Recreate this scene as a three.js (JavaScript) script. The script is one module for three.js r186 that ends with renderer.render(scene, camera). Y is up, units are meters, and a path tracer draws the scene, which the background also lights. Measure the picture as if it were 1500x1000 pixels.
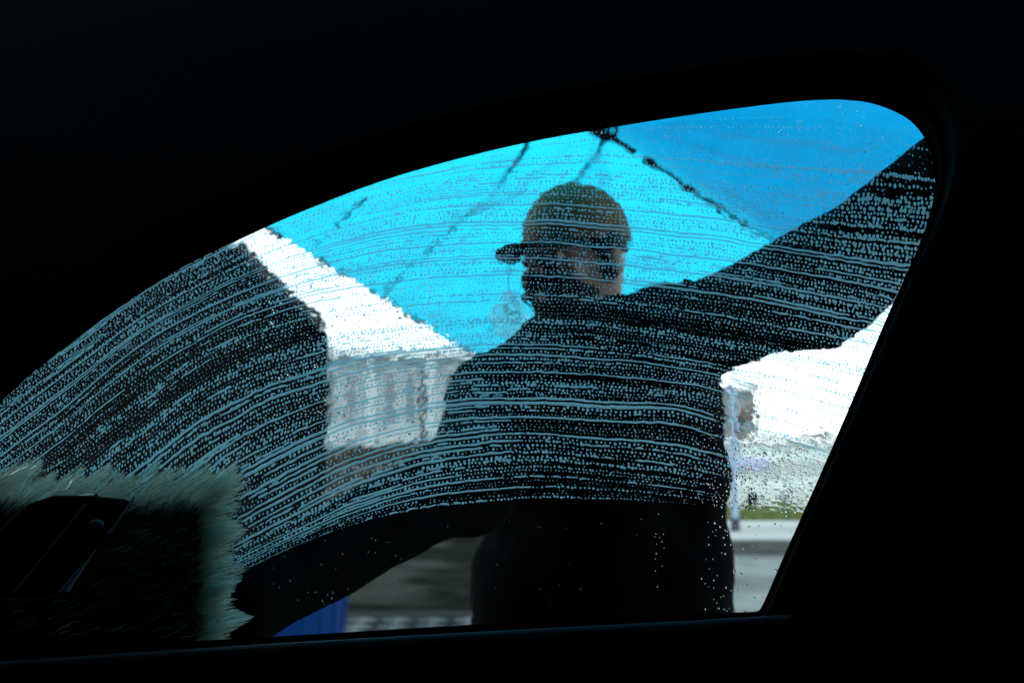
import * as THREE from 'three';
import { mergeGeometries } from 'three/addons/utils/BufferGeometryUtils.js';
import { RoundedBoxGeometry } from 'three/addons/geometries/RoundedBoxGeometry.js';

// ---------------------------------------------------------------- camera, sky, sun, exposure
const scene = new THREE.Scene();
const TY = 0.343, PITCH = Math.atan(0.1029), EYE = new THREE.Vector3(0, 1.2, 0);
const camera = new THREE.PerspectiveCamera(2 * Math.atan(TY) * 180 / Math.PI, 1.5, 0.02, 900);
camera.position.copy(EYE);
camera.rotation.set(PITCH, 0, 0);
camera.focus = 0.9;
camera.userData.fStop = 5.6;
scene.add(camera);
const renderer = new THREE.WebGLRenderer({ antialias: true });
renderer.setSize(1024, 682);
renderer.toneMapping = THREE.LinearToneMapping;
renderer.toneMappingExposure = 1.15;
renderer.shadowMap.enabled = true;

// ---------------------------------------------------------------- small helpers
const V = (x, y, z) => new THREE.Vector3(x, y, z);
const fract = (x) => x - Math.floor(x), lerp = (a, b, t) => a + (b - a) * t, clamp = (x, a, b) => Math.min(b, Math.max(a, x));
const sstep = (a, b, x) => { const t = clamp((x - a) / (b - a), 0, 1); return t * t * (3 - 2 * t); };
const h1 = (n) => fract(Math.sin(n * 127.1 + 11.7) * 43758.5453);
const h2 = (a, b) => { let h = (Math.imul(a | 0, 374761393) + Math.imul(b | 0, 668265263)) | 0; h = Math.imul(h ^ (h >>> 13), 1274126177); return ((h ^ (h >>> 16)) >>> 0) / 4294967296; };
const n2 = (x, y) => {
  const ix = Math.floor(x), iy = Math.floor(y), fx = x - ix, fy = y - iy, u = fx * fx * (3 - 2 * fx), v = fy * fy * (3 - 2 * fy);
  return lerp(lerp(h2(ix, iy), h2(ix + 1, iy), u), lerp(h2(ix, iy + 1), h2(ix + 1, iy + 1), u), v) * 2 - 1;
};
const n3 = (x, y, z) => { const k = Math.floor(z), f = z - k, w = f * f * (3 - 2 * f); return lerp(n2(x + k * 17.3, y + k * 9.1), n2(x + (k + 1) * 17.3, y + (k + 1) * 9.1), w); };
let seed = 77123;
const rnd = () => { seed = (seed + 0x6d2b79f5) | 0; let t = Math.imul(seed ^ (seed >>> 15), 1 | seed); t = (t + Math.imul(t ^ (t >>> 7), 61 | t)) ^ t; return ((t ^ (t >>> 14)) >>> 0) / 4294967296; };
const cp = Math.cos(PITCH), sp = Math.sin(PITCH);
const ray = (px, py) => { const x = (px - 750) / 500 * TY, y = (500 - py) / 500 * TY; return V(x, y * cp + sp, y * sp - cp); };   // per metre along the axis
const at = (px, py, d) => ray(px, py).multiplyScalar(d).add(EYE);

const used = {};
const numbered = (n) => { const k = used[n] = (used[n] ?? -1) + 1; return k ? n + '_' + String(k).padStart(3, '0') : n; };
function tag(o, label, category, group, kind) { if (label) o.userData.label = label; if (category) o.userData.category = category; if (group) o.userData.group = group; if (kind) o.userData.kind = kind; return o; }
function mesh(name, g, m, parent = scene) {
  const o = new THREE.Mesh(g, m);
  o.name = parent === scene ? numbered(name) : name; o.castShadow = o.receiveShadow = true; parent.add(o); return o;
}
function thing(name, label, category, p = V(0, 0, 0), ry = 0) { const g = new THREE.Group(); g.name = numbered(name); g.position.copy(p); g.rotation.y = ry; scene.add(g); return tag(g, label, category); }
const merge = (list) => mergeGeometries(list.map((g) => { const k = g.index ? g.toNonIndexed() : g; for (const a of Object.keys(k.attributes)) if (!['position', 'normal', 'uv'].includes(a)) k.deleteAttribute(a); if (!k.attributes.uv) k.setAttribute('uv', new THREE.BufferAttribute(new Float32Array(k.attributes.position.count * 2), 2)); return k; }));
const std = (r, g, b, rough = 0.9, more = {}) => new THREE.MeshPhysicalMaterial({ color: new THREE.Color().setRGB(r, g, b), roughness: rough, side: THREE.DoubleSide, ...more });
const box = (w, h, d, x = 0, y = 0, z = 0) => new THREE.BoxGeometry(w, h, d).translate(x, y, z);
function grainTex(fn, size = 256, rep = 1) {     // grain and patches of the thing's own colour, tileable enough at its scale
  const data = new Uint8Array(size * size * 4);
  for (let y = 0; y < size; y++) for (let x = 0; x < size; x++) { const c = fn(x / size, y / size), i = (y * size + x) * 4; for (let k = 0; k < 3; k++) data[i + k] = clamp(Math.pow(clamp(c[k], 0, 1), 1 / 2.2) * 255, 0, 255); data[i + 3] = 255; }
  const t = new THREE.DataTexture(data, size, size); t.colorSpace = THREE.SRGBColorSpace; t.wrapS = t.wrapT = THREE.RepeatWrapping; t.magFilter = THREE.LinearFilter; t.minFilter = THREE.LinearFilter; t.repeat.set(rep, rep); t.needsUpdate = true; return t;
}

// overcast sky, bright and nearly white everywhere
{
  const W = 256, H = 128, d = new Float32Array(W * H * 4);
  for (let r = 0; r < H; r++) for (let c = 0; c < W; c++) {
    const up = ((r + 0.5) / H - 0.5) * Math.PI, az = (c + 0.5) / W * 2 * Math.PI, x = Math.cos(up) * Math.cos(az), z = Math.cos(up) * Math.sin(az), y = Math.sin(up);
    const k = 1 + 0.10 * n3(x * 3 + 9, z * 3 + 5, y * 3 + 4) + 0.05 * n3(x * 8 + 3, z * 8 + 1, y * 8 + 2), i = (r * W + c) * 4;
    d[i] = 1.55 * k; d[i + 1] = 1.7 * k; d[i + 2] = 1.78 * k; d[i + 3] = 1;
  }
  const t = new THREE.DataTexture(d, W, H, THREE.RGBAFormat, THREE.FloatType);
  t.mapping = THREE.EquirectangularReflectionMapping; t.colorSpace = THREE.LinearSRGBColorSpace; t.magFilter = t.minFilter = THREE.LinearFilter; t.needsUpdate = true;
  scene.background = t; scene.environment = t;
}
const sun = new THREE.DirectionalLight(new THREE.Color(1, 0.96, 0.9), 2.8);
sun.position.set(2, 9, 3); sun.castShadow = true; sun.shadow.radius = 25; sun.shadow.mapSize.set(2048, 2048);
Object.assign(sun.shadow.camera, { left: -12, right: 12, top: 12, bottom: -12, near: 0.5, far: 40 });
scene.add(sun, sun.target);

// ---------------------------------------------------------------- the side window's plane: turned 10 degrees, leaning in 14 degrees
const GN = V(0, 0, -1).applyEuler(new THREE.Euler(-14 * Math.PI / 180, -10 * Math.PI / 180, 0, 'YXZ'));    // outward
const G0 = at(750, 520, 0.9), GU = V(0, 1, 0).cross(GN).negate().normalize(), GV = GU.clone().cross(GN).negate().normalize();
if (GV.y < 0) GV.negate(); if (GU.x < 0) GU.negate();
const onGlass = (px, py, off = 0) => { const r = ray(px, py), t = (G0.clone().sub(EYE).dot(GN) + off) / r.dot(GN); return r.multiplyScalar(t).add(EYE); };
const uv2 = (px, py, off = 0) => { const p = onGlass(px, py, off).sub(G0); return new THREE.Vector2(p.dot(GU), p.dot(GV)); };
const glassMatrix = (off) => new THREE.Matrix4().makeBasis(GU, GV, GN.clone().negate()).setPosition(G0.clone().addScaledVector(GN, off));

const smooth2 = (pts, n) => { const c = new THREE.CatmullRomCurve3(pts.map(([x, y]) => V(x, y, 0)), false, 'centripetal'); return c.getPoints((pts.length - 1) * n).map((p) => [p.x, p.y]); };
const TOP = smooth2([[-260, 805], [-120, 690], [0, 575], [50, 530], [100, 493], [150, 455], [200, 420], [250, 390], [300, 364], [350, 341], [400, 318], [450, 297], [500, 277], [550, 259], [600, 243], [700, 216], [800, 194], [900, 177], [1000, 161], [1100, 147], [1180, 138], [1230, 136]], 3);
const SIDE = smooth2([[1230, 136], [1272, 140], [1308, 151], [1338, 168], [1360, 195], [1372, 230], [1374, 265], [1367, 305], [1352, 348], [1330, 398], [1300, 465], [1250, 585], [1200, 700], [1150, 812], [1114, 892], [1108, 898]], 5).slice(1);
const OPENING = [...TOP, ...SIDE, [1080, 899], [690, 917], [390, 935], [0, 957], [-260, 975]];
const inOpening = (x, y, grow = 0) => { let c = false; for (let i = 0, j = OPENING.length - 1; i < OPENING.length; j = i++) { const [xi, yi] = OPENING[i], [xj, yj] = OPENING[j]; if ((yi > y) !== (yj > y) && x < (xj - xi) * (y - yi) / (yj - yi) + xi) c = !c; } return c; };
const polyShape = (pts) => new THREE.Shape(pts.map(([x, y]) => uv2(x, y)));
const polyPath = (pts) => new THREE.Path(pts.map(([x, y]) => uv2(x, y)));

// ---------------------------------------------------------------- the ground and the street
const groundTex = grainTex((u, v) => { const a = 0.75 + 0.25 * n2(u * 9, v * 9) + 0.18 * n2(u * 41, v * 41) + 0.12 * n2(u * 120, v * 120); return [a * 0.9, a * 0.92, a * 0.88]; });
const gtex = groundTex.clone(); gtex.repeat.set(80, 80); gtex.needsUpdate = true;
const ground = mesh('ground', new THREE.PlaneGeometry(700, 700).rotateX(-Math.PI / 2), std(0.12, 0.15, 0.16, 0.9, { map: gtex, specularIntensity: 0.4 }));
tag(ground, null, null, null, 'structure');
// worn concrete apron in the shade of the canopy
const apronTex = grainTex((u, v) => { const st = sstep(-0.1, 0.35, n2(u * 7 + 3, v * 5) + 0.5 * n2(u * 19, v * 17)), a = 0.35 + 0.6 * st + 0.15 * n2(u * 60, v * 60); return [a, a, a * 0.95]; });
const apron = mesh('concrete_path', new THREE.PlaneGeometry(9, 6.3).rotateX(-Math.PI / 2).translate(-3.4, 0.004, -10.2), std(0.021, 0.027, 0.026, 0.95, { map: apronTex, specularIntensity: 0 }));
tag(apron, null, null, null, 'structure');
// chequered paving laid on the diagonal
{
  const pave = new THREE.Group(); pave.name = 'pavement'; tag(pave, null, null, null, 'structure'); scene.add(pave);
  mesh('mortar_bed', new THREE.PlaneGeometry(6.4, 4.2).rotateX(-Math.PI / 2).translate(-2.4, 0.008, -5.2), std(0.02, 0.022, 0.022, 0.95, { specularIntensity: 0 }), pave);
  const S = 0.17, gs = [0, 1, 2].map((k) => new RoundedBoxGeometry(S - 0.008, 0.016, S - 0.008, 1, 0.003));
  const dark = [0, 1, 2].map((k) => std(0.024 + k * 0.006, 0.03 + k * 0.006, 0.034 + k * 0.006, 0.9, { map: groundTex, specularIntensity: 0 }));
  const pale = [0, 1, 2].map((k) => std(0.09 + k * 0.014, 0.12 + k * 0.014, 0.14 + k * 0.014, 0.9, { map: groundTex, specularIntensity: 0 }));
  for (let i = -20; i < 21; i++) for (let j = -20; j < 21; j++) {
    const a = i * S, b = j * S, x = (a - b) * Math.SQRT1_2 - 1.25, z = (a + b) * Math.SQRT1_2 - 5.9;
    if (x < -2.5 || x > -0.2 || z > -4.6 || z < -7.1) continue;
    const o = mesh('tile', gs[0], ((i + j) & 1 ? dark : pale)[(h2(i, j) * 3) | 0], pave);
    o.position.set(x, 0.012 + 0.003 * h2(i + 50, j), z); o.rotation.y = Math.PI / 4 + 0.012 * (h2(i, j + 90) - 0.5);
  }
}
// the far side on the right: raised footway behind a kerb, a grass verge, a low white wall
{
  const foot = mesh('footway', box(40, 0.12, 3.0, 21.2, 0.06, -12.72), std(0.27, 0.31, 0.33, 0.85, { map: groundTex })); tag(foot, null, null, null, 'structure');
  const kerb = thing('kerb', null, null); tag(kerb, null, null, null, 'structure');
  const kg = new RoundedBoxGeometry(0.985, 0.15, 0.16, 2, 0.018), km = [0, 1].map((k) => std(0.08 + 0.02 * k, 0.1 + 0.02 * k, 0.1 + 0.02 * k, 0.9, { map: groundTex }));
  for (let k = 0; k < 14; k++) mesh('kerb_stone', kg, km[k & 1], kerb).position.set(1.7 + k, 0.078, -11.13);
  const verge = mesh('verge', box(40, 0.1, 2.6, 21.2, 0.07, -15.55), std(0.05, 0.07, 0.03, 1)); tag(verge, null, null, null, 'structure');
  const blade = new THREE.BufferGeometry(); blade.setAttribute('position', new THREE.Float32BufferAttribute([-0.006, 0, 0, 0.006, 0, 0, 0.004, 0.06, 0.012], 3)); blade.computeVertexNormals();
  const grass = new THREE.InstancedMesh(blade, std(0.1, 0.15, 0.04, 0.9), 22000); grass.name = 'grass'; grass.castShadow = grass.receiveShadow = true;
  const m = new THREE.Matrix4(), q = new THREE.Quaternion(), c = new THREE.Color();
  for (let i = 0; i < 22000; i++) {
    q.setFromEuler(new THREE.Euler((rnd() - 0.5) * 0.8, rnd() * 6.28, (rnd() - 0.5) * 0.8)); const s = 0.6 + rnd() * 1.1;
    grass.setMatrixAt(i, m.compose(V(1.8 + rnd() * 7, 0.118, -14.3 - rnd() * 2.4), q, V(s * 1.6, s, s))); grass.setColorAt(i, c.setRGB(0.7 + rnd() * 0.7, 0.75 + rnd() * 0.5, 0.6 + rnd() * 0.6));
  }
  scene.add(grass); tag(grass, 'rough green grass on the verge below the white wall', null, null, 'stuff');

  const wall = thing('garden_wall', 'low white wall with dark square openings along its foot beyond the grass', 'wall', V(0, 0, -16.9));
  const wm = std(0.86, 0.95, 0.97, 0.8, { map: groundTex });
  mesh('wall_face', merge([box(16, 0.82, 0.2, 10.5, 0.77, 0)]), wm, wall);
  mesh('coping', new RoundedBoxGeometry(16.1, 0.1, 0.3, 2, 0.02).translate(10.5, 1.235, 0), std(0.8, 0.81, 0.8, 0.8), wall);
  const feet = []; let x = 2.5;
  for (const [a, b] of [[2.5, 3.92], [4.09, 4.52], [4.6, 5.2], [5.33, 5.75], [5.9, 6.6], [6.75, 9.4], [9.55, 18.5]]) mesh('wall_foot', box(b - a, 0.26, 0.2, (a + b) / 2, 0.229, 0.0), wm, wall);
  mesh('painted_band', new RoundedBoxGeometry(0.75, 0.2, 0.02, 1, 0.006).translate(3.95, 0.9, 0.11), std(0.45, 0.5, 0.72, 0.7), wall);
  mesh('backing', box(16, 0.26, 0.03, 10.5, 0.229, -0.12), std(0.03, 0.03, 0.03, 1), wall);

  const hedge = thing('hedge', 'grey green clipped hedge showing above the low white wall', 'hedge', V(8.2, 0, -18.6));
  mesh('foliage_core', new RoundedBoxGeometry(10.5, 1.25, 0.7, 3, 0.2).translate(0, 0.7, 0), std(0.05, 0.07, 0.05, 1), hedge);
  const leaf = new THREE.BufferGeometry(); leaf.setAttribute('position', new THREE.Float32BufferAttribute([0, -0.05, 0, 0.03, 0, 0.01, 0, 0.06, 0, -0.03, 0, 0.01], 3)); leaf.setIndex([0, 1, 2, 0, 2, 3]); leaf.computeVertexNormals();
  const fol = new THREE.InstancedMesh(leaf, std(0.11, 0.16, 0.11, 0.8), 9000); fol.name = 'foliage'; tag(fol, null, null, null, 'stuff');
  for (let i = 0; i < 9000; i++) { q.setFromEuler(new THREE.Euler(rnd() * 6, rnd() * 6, rnd() * 6)); const s = 0.8 + rnd(); const X = (rnd() - 0.5) * 10.6; fol.setMatrixAt(i, m.compose(V(X, 0.5 + rnd() * (0.85 + 0.1 * n2(X * 2, 3)), 0.2 + rnd() * 0.25 - 0.25 * rnd()), q, V(s, s, s))); }
  hedge.add(fol);

  const post = thing('post', 'pale blue roadside post standing just past the man at his right hip', 'post', V(at(1073, 782, 12.6).x, 0.12, -12.6));
  mesh('shaft', new THREE.CylinderGeometry(0.042, 0.045, 1.75, 14).translate(0, 0.88, 0), std(0.28, 0.38, 0.52, 0.6), post);
  mesh('foot', new THREE.CylinderGeometry(0.055, 0.06, 0.16, 14).translate(0, 0.08, 0), std(0.03, 0.04, 0.06, 0.8), post);
  mesh('cap', new THREE.SphereGeometry(0.044, 14, 8).translate(0, 1.755, 0), std(0.28, 0.38, 0.52, 0.6), post);

  // grey block of flats half hidden by the man
  const D = 44, L = at(990, 640, D).x, R = at(1106, 640, D).x, top = at(1080, 572, D).y, b = thing('apartment_building', 'grey apartment block with brown floor bands seen right of the man', 'building', V((L + R) / 2, 0, -D - 3));
  const w = R - L; mesh('wall', box(w, top, 6, 0, top / 2, 0), std(0.2, 0.22, 0.22, 0.9), b);
  for (let k = 0; k < 3; k++) {
    mesh('floor_band', box(w + 0.12, 0.34, 0.3, 0, top - 0.9 - k * 1.45, 3.05), std(0.16, 0.1, 0.08, 0.9), b);
    for (let j = 0; j < 3; j++) { const f = mesh('window', box(0.75, 0.8, 0.1, w / 2 - 0.75 - j * 1.15, top - 1.5 - k * 1.45, 3.0), std(0.5, 0.52, 0.52, 0.6), b); mesh('pane', box(0.62, 0.68, 0.04, w / 2 - 0.75 - j * 1.15, top - 1.5 - k * 1.45, 3.06), std(0.03, 0.04, 0.05, 0.15), f); }
  }
  mesh('parapet', box(w + 0.2, 0.3, 6.2, 0, top + 0.1, 0), std(0.42, 0.44, 0.44, 0.9), b);
}
{
  const ws = thing('light_block_wall', 'added dark wall out of view behind the car that blocks light', 'wall', V(0, 0, 2.6));  // unseen wall, added to stop light coming from behind the car
  mesh('wall_face', box(16, 4.2, 0.25, 0, 2.1, 0), std(0.03, 0.03, 0.03, 0.95, { map: groundTex }), ws);
  mesh('coping', new RoundedBoxGeometry(16.1, 0.12, 0.4, 2, 0.02).translate(0, 4.26, 0), std(0.1, 0.1, 0.1, 0.9), ws);
}
// the left: dark lean-to, pale building, dark low wall, thin post
{
  const D = 6.4, P = [[-300, 345], [345, 354], [398, 410], [440, 446], [469, 472], [482, 500], [479, 720]], sh = thing('shed', 'dark unlit shed with a sloping roof edge at the left of the window', 'shed');
  const a = P.map(([x, y]) => at(x, y, D)); a.push(V(a[6].x, 0, a[6].z), V(a[0].x, 0, a[0].z));
  const s = new THREE.Shape(a.map((p) => new THREE.Vector2(p.x, p.y)));
  const lean = (g) => { const p = g.attributes.position; for (let i = 0; i < p.count; i++) p.setX(i, p.getX(i) + 0.4 * (p.getZ(i) + D)); g.computeVertexNormals(); return g; };
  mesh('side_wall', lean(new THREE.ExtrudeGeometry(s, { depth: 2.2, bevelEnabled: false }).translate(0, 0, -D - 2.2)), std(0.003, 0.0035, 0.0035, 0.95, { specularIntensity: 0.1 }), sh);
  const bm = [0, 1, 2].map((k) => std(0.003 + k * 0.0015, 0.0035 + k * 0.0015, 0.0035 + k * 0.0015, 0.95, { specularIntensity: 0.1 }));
  const x0 = at(-300, 600, D).x, x1 = at(477, 600, D).x;
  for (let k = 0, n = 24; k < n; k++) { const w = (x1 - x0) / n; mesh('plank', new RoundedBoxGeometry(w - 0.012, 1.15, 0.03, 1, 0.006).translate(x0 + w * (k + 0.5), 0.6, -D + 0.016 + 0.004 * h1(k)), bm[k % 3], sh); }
  const rl = []; for (let k = 0; k < 4; k++) { const p = a[k + 1], q = a[k + 2] ?? p; const l = p.distanceTo(q) + 0.02; rl.push(box(l, 0.05, 2.4, 0, -0.02, 0).rotateZ(Math.atan2(q.y - p.y, q.x - p.x)).translate((p.x + q.x) / 2, (p.y + q.y) / 2, -D - 1.1)); }
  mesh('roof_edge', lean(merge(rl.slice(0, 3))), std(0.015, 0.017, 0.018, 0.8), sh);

  const E = 21, L = at(440, 600, E).x, R = at(700, 600, E).x, top = at(500, 520, E).y, w = R - L, b = thing('pale_building', 'pale grey building with narrow upright windows between the shed and the man', 'building', V((L + R) / 2, 0, -E - 3));
  const pm = std(0.33, 0.385, 0.395, 0.9);
  mesh('wall', box(w, top, 6, 0, top / 2, 0), pm, b);
  mesh('cornice', box(w + 0.2, 0.18, 6.3, 0, top + 0.05, 0), std(0.6, 0.63, 0.63, 0.9), b);
  for (let k = 0; k < 9; k++) { const X = -w / 2 + 0.65 + k * 0.42; if (X > w / 2 - 0.3) break; if (k % 3 === 2) { mesh('pilaster', box(0.2, top - 0.2, 0.12, X, top / 2, 3.05), std(0.4, 0.45, 0.46, 0.9), b); continue; } const f = mesh('window', box(0.26, 1.0, 0.08, X, top - 0.85, 3.0), std(0.42, 0.45, 0.45, 0.7), b); mesh('pane', box(0.19, 0.9, 0.03, X, top - 0.85, 3.04), std(0.16, 0.18, 0.19, 0.3), f); const f2 = mesh('window', box(0.26, 0.95, 0.08, X, top - 2.25, 3.0), std(0.42, 0.45, 0.45, 0.7), b); mesh('pane', box(0.19, 0.85, 0.03, X, top - 2.25, 3.04), std(0.16, 0.18, 0.19, 0.3), f2); }

  const lo = thing('low_wall', 'dark low stone wall in front of the pale building', 'wall');
  const F = 13, A = at(430, 662, F), B = at(720, 634, F + 0.5), n = 11, sg = [0, 1, 2].map((k) => std(0.025 + 0.006 * k, 0.024 + 0.006 * k, 0.02 + 0.005 * k, 0.95));
  for (let r = 0; r < 4; r++) for (let k = 0; k < n; k++) { const t = (k + 0.5 + (r & 1) * 0.3) / n, T = lerp(A.y, B.y, t); const hh = T / 4, o = mesh('stone', new RoundedBoxGeometry((B.x - A.x) / n - 0.015, hh - 0.012, 0.3, 1, 0.03), sg[(h2(r, k) * 3) | 0], lo); o.position.set(lerp(A.x, B.x, t), hh * (r + 0.5), lerp(A.z, B.z, t) + 0.02 * h2(k, r)); }
  const tp = thing('thin_post', 'thin dark post in front of the pale building left of the man', 'post', V(at(620, 600, 12).x, 0, -12));
  mesh('shaft', new THREE.CylinderGeometry(0.035, 0.04, at(620, 552, 12).y, 10).translate(0, at(620, 552, 12).y / 2, 0), std(0.05, 0.05, 0.05, 0.7), tp);
  mesh('cap', new THREE.SphereGeometry(0.045, 10, 8).translate(0, at(620, 552, 12).y, 0), std(0.05, 0.05, 0.05, 0.7), tp);

  // blue tub on the tiles
  const tub = thing('plastic_tub', 'blue plastic tub on the chequered paving below the raised forearm', 'tub', V(at(436, 915, 6.0).x, 0.02, at(436, 915, 6.0).z));
  const tm = std(0.003, 0.045, 0.22, 0.6, { transmission: 0.3, specularIntensity: 0.25 });
  const prof = [[0, 0.006], [0.22, 0.006], [0.26, 0.02], [0.272, 0.05], [0.285, 0.3], [0.295, 0.46], [0.28, 0.46], [0.268, 0.3], [0.25, 0.06], [0, 0.03]].map(([r, y]) => new THREE.Vector2(r, y));
  mesh('body', new THREE.LatheGeometry(prof, 48), tm, tub);
  mesh('rim', new THREE.TorusGeometry(0.292, 0.016, 10, 48).rotateX(Math.PI / 2).translate(0, 0.462, 0), std(0.008, 0.055, 0.33, 0.45), tub);
  for (let k = 0; k < 18; k++) mesh('rib', new RoundedBoxGeometry(0.014, 0.34, 0.01, 1, 0.004).translate(0, 0.24, 0.281).rotateX(0.045).rotateY(k / 18 * Math.PI * 2), std(0.003, 0.04, 0.19, 0.6, { specularIntensity: 0.25 }), tub);
}

// ---------------------------------------------------------------- the blue canopy over the washing place
const canopy = thing('canopy', 'bright cyan and blue tarpaulin canopy stretched over the washing place', 'canopy');
{
  const patch = (c, nu, nv, sag, off, fold) => {   // four corners a,b,c,d round the sheet; gathered folds and sag are real shape
    const p = [], idx = [], uv = [];
    for (let j = 0; j <= nv; j++) for (let i = 0; i <= nu; i++) {
      const u = i / nu, v = j / nv, q = c[0].clone().multiplyScalar((1 - u) * (1 - v)).addScaledVector(c[1], u * (1 - v)).addScaledVector(c[2], u * v).addScaledVector(c[3], (1 - u) * v);
      const ed = Math.min(1, 12 * u * (1 - u), 12 * v * (1 - v)); q.y += -sag * 4 * u * (1 - u) * v * (1 - v) + ed * (0.02 * n2(u * 9 + off, v * 5) + 0.009 * n2(u * 26 + off, v * 11)); if (fold) { const dx = u - fold[0], dv = v - fold[1], an = Math.atan2(Math.abs(dx) + 1e-4, Math.abs(dv) + 1e-4), ds = Math.hypot(dx, dv); q.y += ed * 0.05 * n2(an * 11 + off, 3.3) * Math.exp(-ds * 2) * Math.min(1, ds * 5); }
      p.push(q.x, q.y, q.z); uv.push(u * 4, v * 4);
    }
    for (let j = 0; j < nv; j++) for (let i = 0; i < nu; i++) { const k = j * (nu + 1) + i; idx.push(k, k + 1, k + nu + 2, k, k + nu + 2, k + nu + 1); }
    const g = new THREE.BufferGeometry(); g.setAttribute('position', new THREE.Float32BufferAttribute(p, 3)); g.setAttribute('uv', new THREE.Float32BufferAttribute(uv, 2)); g.setIndex(idx); g.computeVertexNormals(); return g;
  };
  const weave = grainTex((u, v) => { const a = 0.94 + 0.04 * n2(u * 14, v * 5) + 0.03 * n2(u * 60, v * 60); return [a, a, a]; });
  const cloth0 = std(0.012, 0.57, 0.82, 1, { transmission: 0.72, map: weave });
  // bright roof sheet: lower left eave runs from near left to far right
  const A = at(372, 322, 3.7), B = at(700, 522, 6.6), C = at(1240, 420, 4.6), Dp = at(872, 176, 3.0);
  mesh('roof_sheet', patch([A, B, C, Dp], 110, 80, 0.03, 0, [0, 1]), cloth0, canopy);
  // its upper part runs on over the car
  const N1 = V(-1.2, 2.62, 1.2), N2 = V(1.0, 2.75, 1.2);
  mesh('over_sheet', patch([A, Dp, N2, N1], 40, 30, 0.03, 5), cloth0, canopy);
  const H1 = C, R1 = at(1560, 330, 3.4), R2 = V(2.4, 2.5, 1.2);
  mesh('side_sheet', patch([Dp, H1, R1, V(1.9, 2.45, -1.5)], 60, 50, 0.02, 9, [0, 0]), cloth0, canopy);
  mesh('side_over_sheet', patch([Dp, V(1.9, 2.45, -1.5), R2, N2], 20, 20, 0.02, 12), cloth0, canopy);
  // the side is doubled: a second sheet of the same cloth lies just above it
  const up = (p, d) => p.clone().add(V(0, d, 0));
  mesh('doubled_sheet', patch([up(Dp, 0.05), up(H1, 0.05), up(R1, 0.07), V(1.9, 2.53, -1.5)], 60, 50, 0.0, 15, [0, 0]), cloth0, canopy);
  mesh('doubled_over_sheet', patch([up(Dp, 0.05), V(1.9, 2.53, -1.5), up(R2, 0.07), up(N2, 0.07)], 20, 20, 0.0, 17), cloth0, canopy);
  const tubeOf = (pts, r, wob = 0, segs = 60) => new THREE.TubeGeometry(new THREE.CatmullRomCurve3(pts.map((p, i) => p.clone().add(V(0, -r * 1.2, 0)))), segs, r, 6);
  const cm = std(0.02, 0.02, 0.03, 0.9);
  const onRoof = (px, py) => { const n = B.clone().sub(A).cross(Dp.clone().sub(A)).normalize(), r = ray(px, py), t = A.clone().sub(EYE).dot(n) / r.dot(n); return r.multiplyScalar(t).add(EYE).add(V(0, -0.02, 0)); };
  // laced seams: short stitches of dark cord, thicker toward the mast
  const lace = (pts, r0, r1, n, gap, drop = 0.0) => {
    const list = [], P = (t) => { const k = t * (pts.length - 1), i = Math.min(Math.floor(k), pts.length - 2), f = k - i; const q = onRoof(lerp(pts[i][0], pts[i + 1][0], f), lerp(pts[i][1], pts[i + 1][1], f)); q.y += drop; return q; };
    for (let k = 0; k < n; k++) { const t0 = k / n, t1 = (k + 1 - gap * (0.5 + h1(k * 3.7 + r0 * 999))) / n; if (t1 <= t0) continue; const p = P(t0), q = P(Math.min(1, t1)); const side = V(0.008 * (h1(k + 5) - 0.5), 0, 0.008 * (h1(k + 9) - 0.5)); list.push(new THREE.TubeGeometry(new THREE.CatmullRomCurve3([p, p.clone().lerp(q, 0.5).add(side).add(V(0, -0.004, 0)), q]), 4, lerp(r0, r1, t0), 5)); }
    return merge(list);
  };
  tag(mesh('seam_cord', lace([[775, 196], [758, 225], [735, 255], [700, 292], [650, 338], [580, 405], [560, 428]], 0.0075, 0.0052, 44, 0.6), cm, canopy), null, null, null, 'stuff');
  tag(mesh('seam_cord', lace([[884, 196], [856, 238], [835, 266], [800, 320], [758, 412], [715, 478]], 0.008, 0.0055, 40, 0.55), cm, canopy), null, null, null, 'stuff');
  tag(mesh('seam_cord', lace([[538, 281], [520, 295], [470, 345], [440, 372]], 0.007, 0.005, 18, 0.8), cm, canopy), null, null, null, 'stuff');
  const hip = []; for (let k = 0; k <= 30; k++) { const t = k / 30; hip.push(Dp.clone().lerp(C, t).add(V(0.01 * n2(k * 0.7, 1), -0.018 + 0.008 * n2(k * 0.9, 4), 0))); }
  const hl = []; for (let k = 0; k < 22; k++) { if (h1(k * 1.9) < 0.16) continue; hl.push(new THREE.TubeGeometry(new THREE.CatmullRomCurve3([hip[k], hip[k + 1]].map((p) => p)), 3, (0.0105 - k * 0.00035) * (0.5 + 0.8 * h1(k)), 6)); }
  tag(mesh('hip_rope', merge(hl), std(0.05, 0.03, 0.03, 0.9), canopy), null, null, null, 'stuff');
  const eave = []; for (let k = 0; k < 40; k++) { const t = k / 40; if (h1(k * 2.3 + 1) < 0.45) continue; const p = A.clone().lerp(B, t), q = A.clone().lerp(B, t + 0.02); eave.push(new THREE.TubeGeometry(new THREE.CatmullRomCurve3([p, q]), 2, 0.012, 5)); }
  tag(mesh('eave_lacing', merge(eave), cm, canopy), null, null, null, 'stuff');
  // knot of cord at the top of the hip, and the rope that goes up from it
  const kn = []; for (let k = 0; k < 4; k++) kn.push(new THREE.TorusGeometry(0.016 + 0.004 * k, 0.007, 6, 14).rotateX(1.2 + k * 0.5).rotateZ(k * 1.1).translate(Dp.x + 0.012 * k, Dp.y - 0.03, Dp.z));
  mesh('rope_knot', merge(kn), cm, canopy);
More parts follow.
